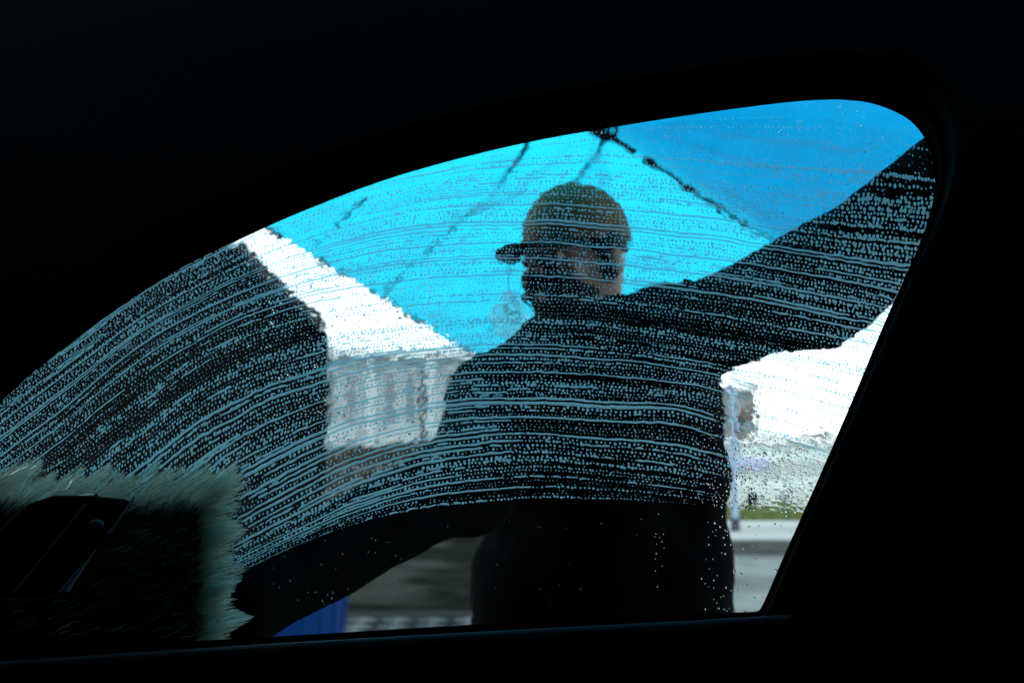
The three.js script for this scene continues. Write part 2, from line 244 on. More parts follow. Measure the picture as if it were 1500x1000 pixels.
  mesh('hanging_rope', tubeOf([Dp.clone().add(V(0.0, -0.012, 0)), at(884, 150, 2.9), at(888, 40, 2.75), at(890, -120, 2.5)], 0.018), std(0.012, 0.02, 0.04, 0.9), canopy);
  const pole = (p) => mesh('pole', new THREE.CylinderGeometry(0.025, 0.025, p.y, 12).translate(p.x, p.y / 2, p.z), std(0.008, 0.008, 0.008, 0.95, { specularIntensity: 0.1 }), canopy);
  pole(A.clone().add(V(-0.35, 0, 0.0))); pole(R1); pole(N1); pole(R2);
  mesh('brace_rope', tubeOf([A.clone().add(V(-0.35, -0.02, 0)), A], 0.006), cm, canopy);

  const pouch = thing('plastic_pouch', 'pale cyan crumpled plastic pouch hanging from the seam beside the man\'s neck', 'pouch', at(745, 452, 2.6));
  const pg = new THREE.SphereGeometry(0.055, 28, 20), pp = pg.attributes.position;
  for (let i = 0; i < pp.count; i++) { const v = V().fromBufferAttribute(pp, i), f = 1 + 0.22 * n3(v.x * 45 + 3, v.y * 45 + 7, v.z * 45 + 2); const taper = v.y > 0 ? 1 - 0.75 * v.y / 0.055 : 1; pp.setXYZ(i, v.x * f * taper * 0.85, v.y * f * 1.15 - 0.012, v.z * f * 0.45 * taper); }
  pg.computeVertexNormals();
  mesh('bag', pg, std(0.9, 1, 1, 0.5, { transmission: 0.95 }), pouch);
  mesh('loop', merge([new THREE.TorusGeometry(0.016, 0.0035, 6, 20).translate(0.008, -0.0, 0.026), new THREE.TorusGeometry(0.014, 0.003, 6, 20).translate(0.012, -0.024, 0.026), new THREE.TorusGeometry(0.018, 0.003, 6, 14, 3.4).translate(-0.02, -0.01, 0.024)]), std(0.75, 0.95, 0.95, 0.6, { transmission: 0.5 }), pouch);
  mesh('tie_string', new THREE.CylinderGeometry(0.0025, 0.0025, 0.12, 6).translate(0, 0.1, 0), std(0.3, 0.8, 0.9, 0.8), pouch);
}

// ---------------------------------------------------------------- surface from a field (distance-like, negative inside)
function surface(f, lo, hi, cell) {
  const nx = Math.ceil((hi.x - lo.x) / cell) + 1, ny = Math.ceil((hi.y - lo.y) / cell) + 1, nz = Math.ceil((hi.z - lo.z) / cell) + 1, val = new Float32Array(nx * ny * nz), id = new Int32Array(nx * ny * nz).fill(-1);
  const I = (x, y, z) => (z * ny + y) * nx + x;
  for (let z = 0; z < nz; z++) for (let y = 0; y < ny; y++) for (let x = 0; x < nx; x++) val[I(x, y, z)] = f(lo.x + x * cell, lo.y + y * cell, lo.z + z * cell);
  const pos = [], idx = [], E = [[0, 1], [2, 3], [4, 5], [6, 7], [0, 2], [1, 3], [4, 6], [5, 7], [0, 4], [1, 5], [2, 6], [3, 7]];
  for (let z = 0; z < nz - 1; z++) for (let y = 0; y < ny - 1; y++) for (let x = 0; x < nx - 1; x++) {
    const c = []; let inside = 0;
    for (let k = 0; k < 8; k++) { c[k] = val[I(x + (k & 1), y + ((k >> 1) & 1), z + (k >> 2))]; if (c[k] < 0) inside++; }
    if (!inside || inside === 8) continue;
    let sx = 0, sy = 0, sz = 0, n = 0;
    for (const [a, b] of E) if ((c[a] < 0) !== (c[b] < 0)) { const t = c[a] / (c[a] - c[b]); sx += lerp(a & 1, b & 1, t); sy += lerp((a >> 1) & 1, (b >> 1) & 1, t); sz += lerp(a >> 2, b >> 2, t); n++; }
    id[I(x, y, z)] = pos.length / 3; pos.push(lo.x + (x + sx / n) * cell, lo.y + (y + sy / n) * cell, lo.z + (z + sz / n) * cell);
  }
  const quad = (a, b, c, d, flip) => { if (a < 0 || b < 0 || c < 0 || d < 0) return; flip ? idx.push(a, c, b, a, d, c) : idx.push(a, b, c, a, c, d); };
  for (let z = 1; z < nz - 1; z++) for (let y = 1; y < ny - 1; y++) for (let x = 1; x < nx - 1; x++) {
    const v = val[I(x, y, z)] < 0;
    if (v !== val[I(x + 1, y, z)] < 0) quad(id[I(x, y - 1, z - 1)], id[I(x, y, z - 1)], id[I(x, y, z)], id[I(x, y - 1, z)], !v);
    if (v !== val[I(x, y + 1, z)] < 0) quad(id[I(x - 1, y, z - 1)], id[I(x - 1, y, z)], id[I(x, y, z)], id[I(x, y, z - 1)], !v);
    if (v !== val[I(x, y, z + 1)] < 0) quad(id[I(x - 1, y - 1, z)], id[I(x, y - 1, z)], id[I(x, y, z)], id[I(x - 1, y, z)], !v);
  }
  const g = new THREE.BufferGeometry(); g.setAttribute('position', new THREE.Float32BufferAttribute(pos, 3)); g.setIndex(idx); g.computeVertexNormals(); return g;
}
const smin = (a, b, k) => { const h = clamp(0.5 + 0.5 * (b - a) / k, 0, 1); return lerp(b, a, h) - k * h * (1 - h); };
function cap(px, py, pz, a, b, ra, rb) {
  const bx = b.x - a.x, by = b.y - a.y, bz = b.z - a.z, qx = px - a.x, qy = py - a.y, qz = pz - a.z, t = clamp((qx * bx + qy * by + qz * bz) / (bx * bx + by * by + bz * bz + 1e-9), 0, 1);
  return Math.hypot(qx - bx * t, qy - by * t, qz - bz * t) - lerp(ra, rb, t);
}
function fieldOf(bones, k) { return (x, y, z) => { let d = 1; for (const [a, b, ra, rb] of bones) { if (Math.min(a.x, b.x) - x > 0.25 || x - Math.max(a.x, b.x) > 0.25) continue; d = smin(d, cap(x, y, z, a, b, ra, rb), k); } return d; }; }
function bounds(bones, pad) { const b = new THREE.Box3(); for (const [p, q, r, s] of bones) { const e = Math.max(r, s) + pad; b.expandByPoint(p.clone().addScalar(e)).expandByPoint(p.clone().addScalar(-e)).expandByPoint(q.clone().addScalar(e)).expandByPoint(q.clone().addScalar(-e)); } return b; }

// outline of the brush's bristle tips on the glass, in tufts
const topY = (x) => { let y = 694 - 8 * n2(x / 9, 2) - 6 * n2(x / 27, 8); for (const [cx, w, d] of [[42, 26, 30], [116, 13, 24], [155, 13, 24], [232, 17, 24], [180, 20, 6], [300, 60, 14], [355, 16, 14], [-20, 22, 22]]) y -= d * Math.exp(-(((x - cx) / w) ** 2)); return y; };
const rightX = (y) => { let x = 352 + 7 * n2(y / 8, 5) + 5 * n2(y / 30, 1); for (const [cy, w, d] of [[703, 14, 16], [772, 16, 18], [832, 14, 20], [908, 14, 20], [740, 10, 8]]) x += d * Math.exp(-(((y - cy) / w) ** 2)); return x; };

// ---------------------------------------------------------------- the man washing the window
{
  const man = thing('person', 'person in dark jacket and brown peaked cap leaning over the car, scrubbing its window', 'person', V(at(880, 900, 1.78).x, 0, at(880, 900, 1.78).z));
  const o = man.position, W = (px, py, d) => at(px, py, d).sub(o);        // joints in the figure's own axes
  const headC = W(842, 372, 1.78), neck = W(850, 512, 1.8), shL = W(716, 584, 1.74), shR = W(985, 496, 1.66), chest = W(862, 560, 1.8), belly = W(875, 740, 1.78), pelvis = W(884, 880, 1.8);
  const elL = W(684, 704, 1.44), wrL = W(318, 902, 1.13), elR = W(1195, 421, 1.34), wrR = W(1425, 268, 1.12);
  const hipL = W(788, 905, 1.8), hipR = W(985, 925, 1.8), knL = V(hipL.x - 0.03, 0.5, 0.05), knR = V(hipR.x + 0.03, 0.5, 0.03), anL = V(hipL.x - 0.05, 0.09, -0.02), anR = V(hipR.x + 0.07, 0.09, -0.03);
  const torso = [[W(806, 610, 1.8), W(958, 588, 1.8), 0.115, 0.125], [W(790, 690, 1.8), W(974, 690, 1.78), 0.115, 0.115], [W(786, 850, 1.79), W(978, 820, 1.78), 0.115, 0.115], [hipL, hipR, 0.115, 0.115], [chest, belly, 0.13, 0.13], [belly, pelvis, 0.13, 0.13], [neck, chest, 0.07, 0.12], [shL, W(840, 522, 1.8), 0.056, 0.085], [W(850, 520, 1.8), shR, 0.09, 0.075], [W(880, 512, 1.8), shR, 0.06, 0.072]];
  const arms = [[shL, elL, 0.056, 0.046], [elL, wrL, 0.048, 0.036], [shR, elR, 0.062, 0.05], [elR, wrR, 0.054, 0.054]];
  const legs = [[hipL, knL, 0.09, 0.06], [knL, anL, 0.06, 0.042], [hipR, knR, 0.09, 0.06], [knR, anR, 0.06, 0.042]];
  const skin = std(0.52, 0.33, 0.24, 0.55, { map: grainTex((u, v) => { const a = 0.9 + 0.1 * n2(u * 30, v * 30); return [a, a * 0.97, a * 0.95]; }, 128) });
  // head in its own frame: +z forward, +y up; turned 46 degrees to the picture's left and bowed
  const HM = new THREE.Matrix4().makeRotationFromEuler(new THREE.Euler(0.14, -46 * Math.PI / 180, 0.03, 'YXZ')).setPosition(headC.x, headC.y - 0.012, headC.z), HI = HM.clone().invert();
  const ell = (x, y, z, cx, cy, cz, rx, ry, rz) => { const a = (x - cx) / rx, b = (y - cy) / ry, c = (z - cz) / rz, l = Math.sqrt(a * a + b * b + c * c); return (l - 1) * Math.min(rx, ry, rz); };
  const headF = (x, y, z) => {
    let d = ell(x, y, z, 0, 0.03, -0.012, 0.076, 0.092, 0.096);
    d = smin(d, ell(x, y, z, 0, -0.045, 0.026, 0.058, 0.07, 0.07), 0.03);
    d = smin(d, ell(x, y, z, 0, -0.092, 0.068, 0.024, 0.02, 0.022), 0.025);
    d = smin(d, ell(x, y, z, 0, 0.022, 0.082, 0.05, 0.012, 0.016), 0.015);
    for (const s of [-1, 1]) {
      d = smin(d, ell(x, y, z, s * 0.042, -0.022, 0.066, 0.022, 0.018, 0.02), 0.015);
      d = Math.max(d, -ell(x, y, z, s * 0.032, 0.004, 0.098, 0.017, 0.011, 0.014));
      d = smin(d, ell(x, y, z, s * 0.084, -0.008, -0.008, 0.011, 0.032, 0.019), 0.006);
      d = smin(d, ell(x, y, z, s * 0.011, -0.03, 0.1, 0.009, 0.008, 0.011), 0.006);
    }
    d = smin(d, cap(x, y, z, V0, V1, 0.009, 0.013), 0.01);
    d = smin(d, ell(x, y, z, 0, -0.057, 0.092, 0.024, 0.006, 0.01), 0.006);
    d = smin(d, ell(x, y, z, 0, -0.067, 0.09, 0.02, 0.007, 0.01), 0.004);
    return d;
  };
  const V0 = V(0, 0.012, 0.09), V1 = V(0, -0.026, 0.112), hv = V(0, 0, 0);
  const neckLow = neck.clone().add(V(0, -0.03, 0.0)), neckTop = V(0, -0.03, -0.02).applyMatrix4(HM);
  const headWorld = (x, y, z) => { hv.set(x, y, z).applyMatrix4(HI); return headF(hv.x, hv.y, hv.z); };
  const skinBones = [...torso, ...arms, ...legs].map(([a, b, r, s]) => [a, b, r - 0.012, s - 0.012]);
  // hands: left grips the brush handle; right lies flat against the roof edge
  const handL = W(254, 905, 1.11), handleA = onGlass(200, 880, 0.13).sub(o), handleB = W(300, 915, 1.17), ax = handleB.clone().sub(handleA).normalize(), cL = handL.clone();
  { const t = cL.clone().sub(handleA).dot(ax); cL.copy(handleA).addScaledVector(ax, t); }
  const e1 = V(0, 1, 0).cross(ax).normalize(), e2 = ax.clone().cross(e1).normalize(), ring = (a, off, r) => cL.clone().addScaledVector(ax, off).addScaledVector(e1, Math.cos(a) * r).addScaledVector(e2, Math.sin(a) * r);
  const fingersL = [];
  for (let i = 0; i < 4; i++) { const off = (i - 1.5) * 0.02, r = 0.026, L = [1, 1.08, 1.02, 0.85][i], A = [-1.9, -0.6, 0.7, 1.8].map((a, k) => -1.9 + (a + 1.9) * L); for (let k = 0; k < 3; k++) fingersL.push([ring(A[k], off, r), ring(A[k + 1], off, r), 0.0095 - k * 0.001, 0.009 - k * 0.001]); }
  const palmC = ring(-2.4, 0, 0.034); for (let i = 0; i < 4; i++) fingersL.push([wrL, ring(-1.9, (i - 1.5) * 0.02, 0.027), 0.02, 0.0105]);
  fingersL.push([palmC, ring(-3.6, 0.03, 0.03), 0.014, 0.011], [ring(-3.6, 0.03, 0.03), ring(-4.9, 0.035, 0.027), 0.011, 0.009]);
  const palmR = onGlass(1500, 262, 0.075).sub(o), fingersR = [];
  const fu = palmR.clone().sub(wrR).normalize(), fs = GN.clone().cross(fu).normalize();
  for (let i = 0; i < 4; i++) { const k0 = palmR.clone().addScaledVector(fs, (i - 1.5) * 0.02).addScaledVector(fu, 0.02); fingersR.push([wrR, k0, 0.02, 0.011]); let p = k0; for (let k = 0; k < 3; k++) { const q = p.clone().addScaledVector(fu, [0.03, 0.025, 0.02][k] * [0.9, 1.05, 1, 0.8][i]).addScaledVector(fs, (i - 1.5) * 0.004).addScaledVector(GN, -0.006 * k); fingersR.push([p, q, 0.009, 0.008]); p = q; } }
  fingersR.push([wrR.clone().lerp(palmR, 0.4), wrR.clone().lerp(palmR, 0.9).addScaledVector(fs, 0.05), 0.014, 0.01], [wrR.clone().lerp(palmR, 0.9).addScaledVector(fs, 0.05), palmR.clone().addScaledVector(fs, 0.055).addScaledVector(fu, 0.02), 0.01, 0.008]);
  const bodyF = fieldOf(skinBones, 0.05), bb = bounds(skinBones, 0.03);
  const gs = [surface(bodyF, bb.min, bb.max, 0.014)];
  const hb = new THREE.Box3(headC.clone().addScalar(-0.16), headC.clone().addScalar(0.16)); hb.min.y -= 0.06;
  gs.push(surface((x, y, z) => smin(headWorld(x, y, z), cap(x, y, z, neckLow, neckTop, 0.076, 0.066), 0.03), hb.min, hb.max, 0.004));
  for (const F of [fingersL, fingersR]) { const b = bounds(F, 0.012); gs.push(surface(fieldOf(F, 0.008), b.min, b.max, 0.0035)); }
  mesh('body', merge(gs), skin, man);
  // clothes
  const cloth = grainTex((u, v) => { const a = 0.8 + 0.2 * n2(u * 60, v * 60); return [a, a, a]; }, 128);
  const jb = [...torso, ...arms].map(([a, b, r, s], i) => i >= torso.length ? [a, i === torso.length + 1 || i === torso.length + 3 ? a.clone().lerp(b, 0.93) : b, r + 0.016, s + 0.017] : [a, b, r, s]);
  const jf0 = fieldOf(jb, 0.055), jf = (x, y, z) => jf0(x, y, z) + 0.006 * n3(x * 16 + y * 4, y * 9 + 3, z * 16) + 0.003 * n3(x * 38, y * 24, z * 38);
  const jbb = bounds(jb, 0.03);
  mesh('jacket', surface(jf, jbb.min, jbb.max, 0.011), std(0.004, 0.0048, 0.006, 0.95, { map: cloth, specularIntensity: 0.12 }), man);
  const tb = legs.map(([a, b, r, s]) => [a, b, r + 0.016, s + 0.022]).concat([[hipL, hipR, 0.115, 0.115]]), tbb = bounds(tb, 0.03), tf0 = fieldOf(tb, 0.05);
  mesh('trousers', surface((x, y, z) => Math.max(tf0(x, y, z) + 0.005 * n3(x * 14, y * 20, z * 14), y - pelvis.y + 0.02), tbb.min, tbb.max, 0.014), std(0.004, 0.0048, 0.006, 0.95, { map: cloth, specularIntensity: 0.12 }), man);
  for (const a of [anL, anR]) { const sb = [[a.clone().add(V(0, -0.04, -0.05)), a.clone().add(V(0, -0.05, 0.17)), 0.045, 0.036], [a.clone().add(V(0, 0.03, 0)), a.clone().add(V(0, -0.03, 0)), 0.05, 0.045]], b = bounds(sb, 0.02), sf = fieldOf(sb, 0.03); mesh('shoe', surface((x, y, z) => Math.max(sf(x, y, z), -y), b.min, b.max, 0.008), std(0.01, 0.01, 0.01, 0.6), man); }
  // cap, hair, eyes; dark shell on the lower face added to imitate shade
  const apply = (g) => g.applyMatrix4(HM);
  const capF = (x, y, z) => { let d = ell(x, y, z, 0, 0.038, -0.012, 0.091, 0.101, 0.106); d = Math.max(d, -(y - 0.026 - 0.1 * (z < 0 ? z * 0.12 : z * 0.1))); const an = Math.atan2(x, z + 0.012) / (Math.PI / 3), gr = Math.abs(fract(an) - 0.5); return smin(d, ell(x, y, z, 0, 0.139, -0.012, 0.011, 0.006, 0.011), 0.002) + 0.0016 * Math.exp(-((gr * Math.hypot(x, z + 0.012) / 0.006) ** 2)) + 0.0015 * n3(x * 60, y * 60, z * 60); };
  const cb = [V(-0.12, -0.02, -0.14), V(0.12, 0.16, 0.13)];
  const capM = mesh('cap', apply(surface(capF, cb[0], cb[1], 0.004)), std(0.36, 0.185, 0.06, 0.85, { map: grainTex((u, v) => { const a = 0.8 + 0.2 * n2(u * 20, v * 20); return [a, a, a]; }, 128) }), man);
  const brimF = (x, y, z) => { const yy = y - 0.036 + 3.2 * x * x + 0.12 * (z - 0.08); return Math.max(Math.abs(yy) - 0.0022, Math.sqrt((x / 0.09) ** 2 + ((z - 0.062) / 0.1) ** 2) * 0.09 - 0.09, 0.05 - z); };
  mesh('brim', apply(surface(brimF, V(-0.1, -0.06, 0.03), V(0.1, 0.06, 0.19), 0.0022)), std(0.012, 0.01, 0.01, 0.8), capM);
  const hairF = (x, y, z) => Math.max(headF(x, y, z) - 0.007 - 0.002 * n3(x * 120, y * 120, z * 120), y - 0.045, 0.006 - y, z - 0.035 + Math.max(0, y) * 0.3);
  mesh('hair', apply(surface(hairF, V(-0.11, -0.12, -0.13), V(0.11, 0.07, 0.06), 0.004)), std(0.012, 0.01, 0.009, 0.7), man);
  const faceShadeF = (x, y, z) => Math.max(headF(x, y, z) - 0.006 - 0.002 * n3(x * 130, y * 130, z * 130), y + 0.035 + 0.35 * (0.08 - z), 0.006 - z, 0.012 - Math.hypot(x / 1.8, y + 0.062));
  mesh('face_shade', apply(surface(faceShadeF, V(-0.09, -0.13, 0.0), V(0.09, 0.0, 0.13), 0.004)), std(0.014, 0.011, 0.01, 0.8), man);  // dark piece put in where the face is only shaded
  for (const s of [-1, 1]) { const e = mesh('eye', apply(new THREE.SphereGeometry(0.0115, 16, 12).translate(s * 0.032, 0.004, 0.083)), std(0.7, 0.68, 0.65, 0.2), man); mesh('iris', apply(new THREE.SphereGeometry(0.0055, 12, 8).scale(1, 1, 0.4).translate(s * 0.032, 0.002, 0.0937)), std(0.03, 0.015, 0.01, 0.2), e); }
  mesh('chest_patch', new RoundedBoxGeometry(0.05, 0.035, 0.006, 1, 0.002).translate(0, 0, 0).rotateX(-0.1).rotateY(0.25).applyMatrix4(new THREE.Matrix4().setPosition(W(979, 562, 1.615))), std(0.05, 0.07, 0.08, 0.8), man);

  // ------------------------------------------------------------ the wash brush that he pushes along the glass
  const brush = thing('wash_brush', 'long-bristled wash brush pressed against the lower left of the window', 'brush', onGlass(140, 850, 0.1));
  const bo = brush.position, LG = (px, py, off) => onGlass(px, py, off).sub(bo);
  const blockS = new THREE.Shape([[-140, 752], [-120, 738], [300, 738], [312, 752], [312, 950], [-140, 970]].map(([x, y]) => uv2(x, y, 0.115)));
  mesh('brush_head', new THREE.ExtrudeGeometry(blockS, { depth: 0.035, bevelEnabled: true, bevelSize: 0.004, bevelThickness: 0.004, bevelSegments: 2 }).applyMatrix4(glassMatrix(0.115)).translate(-bo.x, -bo.y, -bo.z), std(0.008, 0.009, 0.01, 0.6), brush);
  mesh('handle', new THREE.TubeGeometry(new THREE.CatmullRomCurve3([LG(170, 845, 0.12), handleA.clone().add(o).sub(bo), handleB.clone().add(o).sub(bo)]), 20, 0.0135, 10), std(0.02, 0.02, 0.022, 0.5), brush);
  const tuft = (n, root, tip, thick) => {
    const p = [], idx = [], nn = [];
    for (let i = 0; i < n; i++) {
      const [r, t, mid] = [root(i), tip(i), 0.45 + 0.2 * rnd()], c = r.clone().lerp(t, mid).addScaledVector(GN, -0.02 * rnd() - 0.006), S = 5, side = GN.clone().cross(t.clone().sub(r)).normalize(), b0 = p.length / 3, w = thick * (0.6 + 0.8 * rnd()), nrm = GN.clone().addScaledVector(side, (rnd() - 0.5) * 1.6).normalize();
      for (let k = 0; k <= S; k++) { const f = k / S, q = r.clone().multiplyScalar((1 - f) ** 2).addScaledVector(c, 2 * f * (1 - f)).addScaledVector(t, f * f), ww = w * (1 - 0.75 * f); p.push(q.x + side.x * ww, q.y + side.y * ww, q.z + side.z * ww, q.x - side.x * ww, q.y - side.y * ww, q.z - side.z * ww); nn.push(nrm.x, nrm.y, nrm.z, nrm.x, nrm.y, nrm.z); if (k < S) { const j = b0 + k * 2; idx.push(j, j + 1, j + 2, j + 1, j + 3, j + 2); } }
    }
    const g = new THREE.BufferGeometry(); g.setAttribute('position', new THREE.Float32BufferAttribute(p, 3)); g.setAttribute('normal', new THREE.Float32BufferAttribute(nn, 3)); g.setIndex(idx); return g;
  };
  const mats = [std(0.6, 0.6, 0.46, 0.85, { transmission: 0.9 }), std(0.46, 0.62, 0.58, 0.85, { transmission: 0.9 }), std(0.66, 0.72, 0.62, 0.85, { transmission: 0.9 })];
  for (let k = 0; k < 3; k++) {
    const X = [], Y = [];
    const gt = tuft(620, (i) => { const x = -130 + 480 * rnd(); X[i] = x; const d = rnd() * 36; return LG(Math.min(x - 38 - 36 * rnd(), 318), 742 + d, 0.122 - rnd() * 0.03); }, (i) => { const x = X[i] + 5 * (rnd() - 0.4); const tc = Math.round(x / 19 + 0.5 * h1(x * 0.01)), cx = tc * 19 + 13 * (h1(tc * 3.1 + k * 7) - 0.5), tx = lerp(x, cx, 0.5 + 0.3 * h1(tc * 5.1)) + 8; return LG(tx, topY(cx) + Math.abs(x - cx) * 0.5 + 9 * h1(tc * 1.7 + k) + 34 * rnd() * rnd(), 0.018 + 0.03 * rnd()); }, 0.00052);
    const gr = tuft(420, (i) => { Y[i] = 695 + 250 * rnd(); const d = rnd() * 30; return LG(306 - d, clamp(Y[i] + 14 + 10 * rnd(), 750, 945), 0.122 - rnd() * 0.03); }, (i) => { const tc = Math.round(Y[i] / 23 + 0.9 * n2(Y[i] / 40, k)), cy = tc * 23 + 16 * (h1(tc * 2.3 + k * 5) - 0.5), y = lerp(Y[i], cy, 0.15 + 0.3 * h1(tc * 4.7 + k)) - 5 * rnd(); return LG(rightX(y) - Math.abs(Y[i] - cy) * 0.3 - 9 * h1(tc * 1.3 + k) - 44 * rnd() * rnd(), Math.min(y, 938), 0.018 + 0.03 * rnd()); }, 0.00052);
    tag(mesh('bristle', merge([gt, gr]), mats[k], brush), null, null, null, 'stuff');
  }
  const X2 = []; tag(mesh('bristle', tuft(500, (i) => { X2[i] = [-130 + 440 * rnd(), 780 + 160 * rnd()]; return LG(X2[i][0], X2[i][1], 0.113); }, (i) => LG(X2[i][0] + 10 + 12 * rnd(), X2[i][1] - 8 - 12 * rnd(), 0.022 + 0.02 * rnd()), 0.0007), mats[1], brush), null, null, null, 'stuff');
}

// ---------------------------------------------------------------- the car round the camera
{
  const car = thing('car', 'black unlit car interior whose soapy side window is being washed', 'car');
  const black = std(0.002, 0.002, 0.0025, 0.95, { specularIntensity: 0.12 }), satin = std(0.005, 0.007, 0.01, 0.6, { specularIntensity: 0.3 }), rubber = std(0.002, 0.002, 0.002, 0.95, { specularIntensity: 0.12 }), glintGrey = std(0.2, 0.23, 0.27, 0.3);  // last grey is lightened to stand in for glints on the trim ridges
  // opening trim: a rim round the glass, then pillar, roof lining and door panel
  const rimOut = OPENING.map(([x, y], i) => { const n = OPENING.length, [ax, ay] = OPENING[(i + n - 1) % n], [bx, by] = OPENING[(i + 1) % n], tx = bx - ax, ty = by - ay, l = Math.hypot(tx, ty); return [x + ty / l * 26, y - tx / l * 26]; });
  const rim = polyShape(rimOut); rim.holes.push(polyPath(OPENING));
  mesh('window_seal', new THREE.ExtrudeGeometry(rim, { depth: 0.02, bevelEnabled: true, bevelSize: 0.0025, bevelThickness: 0.003, bevelSegments: 3 }).applyMatrix4(glassMatrix(0.008)), rubber, car);
  const slab = (name, pts, m, off, depth) => mesh(name, new THREE.ExtrudeGeometry(polyShape(pts), { depth, bevelEnabled: true, bevelSize: 0.006, bevelThickness: 0.006, bevelSegments: 3 }).applyMatrix4(glassMatrix(off)), m, car);
  const R = rimOut, nT = TOP.length + 8, nS = TOP.length + SIDE.length, topEdge = R.slice(0, nT), rightEdge = R.slice(nT - 1, nS - 1), botEdge = R.slice(nS - 2);
  slab('roof_lining', [...topEdge.map(([x, y]) => [x, y + 8]), [1290, -900], [-1700, -900], [-1700, 2600], [-420, 2600], [-420, 850], [-300, 850]], black, 0.01, 0.05);
  slab('pillar_trim', [...rightEdge.map(([x, y]) => [x - 8, y]), [1140, 1000], [1140, 2600], [3000, 2600], [3000, -900], [1300, -900]], black, 0.009, 0.055);
  const doorTop = [[-425, 1012], [0, 987], [250, 971], [500, 956], [800, 940], [1000, 930], [1140, 921]];
  const door = slab('door_panel', [...doorTop, [1134, 2600], [-420, 2600]], satin, -0.012, 0.05);
  mesh('sill_trim', new THREE.ExtrudeGeometry(polyShape([...botEdge.slice(1).map(([x, y]) => [x, y - 16]).reverse(), ...doorTop.map(([x, y]) => [x, y + 14]).slice(1)]), { depth: 0.012, bevelEnabled: true, bevelSize: 0.003, bevelThickness: 0.003, bevelSegments: 2 }).applyMatrix4(glassMatrix(0.012)), black, car);
  // lock knob and inner handle
  const kp = onGlass(981, 943, -0.03);
  mesh('lock_knob', new THREE.CapsuleGeometry(0.0075, 0.018, 6, 16).rotateZ(0.35).translate(kp.x, kp.y, kp.z), std(0.015, 0.017, 0.02, 0.35), door);
  const hs = new THREE.CatmullRomCurve3([[968, 948], [978, 985], [990, 1030], [1030, 1060], [1032, 1010], [1022, 975], [1006, 946]].map(([x, y]) => onGlass(x, y, -0.035)));
  mesh('door_handle', new THREE.TubeGeometry(hs, 40, 0.006, 10), glintGrey, door);
  const bz = new THREE.CatmullRomCurve3([[1012, 921], [1050, 918], [1072, 919], [1080, 925], [1082, 945]].map(([x, y]) => onGlass(x, y, -0.026)));
  mesh('handle_bezel', new THREE.TubeGeometry(bz, 30, 0.004, 8), glintGrey, door);
  // mirror corner trim at the front of the window, with two raised edges in a pale grey standing in for glints
  const mt = [[-300, 872], [-180, 880], [-60, 858], [0, 812], [32, 774], [62, 748], [96, 737], [140, 737], [186, 740], [98, 868], [40, 873]];
  const corner = mesh('mirror_trim', new THREE.ExtrudeGeometry(polyShape(mt), { depth: 0.012, bevelEnabled: true, bevelSize: 0.004, bevelThickness: 0.005, bevelSegments: 4 }).applyMatrix4(glassMatrix(-0.005)), std(0.003, 0.004, 0.005, 0.7, { specularIntensity: 0.1 }), car);
  const ridge = (pts, r) => mesh('ridge', new THREE.TubeGeometry(new THREE.CatmullRomCurve3(pts.map(([x, y, f]) => onGlass(x, y, f ?? -0.026))), 40, r, 10), glintGrey, corner);
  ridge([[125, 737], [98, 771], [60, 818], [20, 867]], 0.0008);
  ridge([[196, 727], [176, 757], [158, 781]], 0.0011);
  { const g = new THREE.BufferGeometry(), a = [], n = 20; for (let k = 0; k <= n; k++) { const t = k / n, w = lerp(2, 16, t), x = lerp(141, 100, t), y = lerp(804, 867, t); for (const [d, z] of [[0, -0.0255], [w * 0.5, -0.0275], [w, -0.0215]]) { const p = onGlass(x - w + d, y, z); a.push(p.x, p.y, p.z); } } const ix = []; for (let k = 0; k < n; k++) for (let j = 0; j < 2; j++) { const q = k * 3 + j; ix.push(q, q + 1, q + 4, q, q + 4, q + 3); } g.setAttribute('position', new THREE.Float32BufferAttribute(a, 3)); g.setIndex(ix); g.computeVertexNormals(); mesh('ridge', g, glintGrey, corner); }
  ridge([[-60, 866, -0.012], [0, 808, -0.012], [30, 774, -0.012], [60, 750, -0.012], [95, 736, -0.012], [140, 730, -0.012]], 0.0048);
  const stud = onGlass(141, 767, -0.024); mesh('stud', new THREE.SphereGeometry(0.0055, 16, 10).scale(1.2, 0.7, 0.3).translate(stud.x, stud.y, stud.z), glintGrey, corner);
  // the pane
  const pg = new THREE.ShapeGeometry(polyShape(rimOut)).applyMatrix4(glassMatrix(0.012));
  mesh('window_pane', pg, new THREE.MeshPhysicalMaterial({ color: new THREE.Color().setRGB(0.9, 0.97, 0.98), roughness: 0, transmission: 1, thickness: 0, ior: 1.5, side: THREE.DoubleSide }), car);
  // cabin shell closed round the camera, made windowless to keep light out
  const shell = std(0.002, 0.002, 0.0025, 0.95, { specularIntensity: 0.12 });
  const turn = (g) => g.rotateY(-10 * Math.PI / 180);
  mesh('roof_panel', turn(new RoundedBoxGeometry(2.7, 0.05, 2.05, 2, 0.02).translate(0.05, 1.83, 0.27)), shell, car);
  mesh('floor_pan', turn(box(2.7, 0.06, 2.5, 0.05, 0.33, 0.1)), shell, car);
  mesh('far_side', turn(box(2.7, 1.6, 0.05, 0.05, 1.08, 1.25)), shell, car);
  mesh('bulkhead', turn(box(0.05, 1.6, 2.4, -1.25, 1.08, 0.12)), shell, car);
  mesh('rear_wall', turn(box(0.05, 1.6, 2.4, 1.35, 1.08, 0.12)), shell, car);
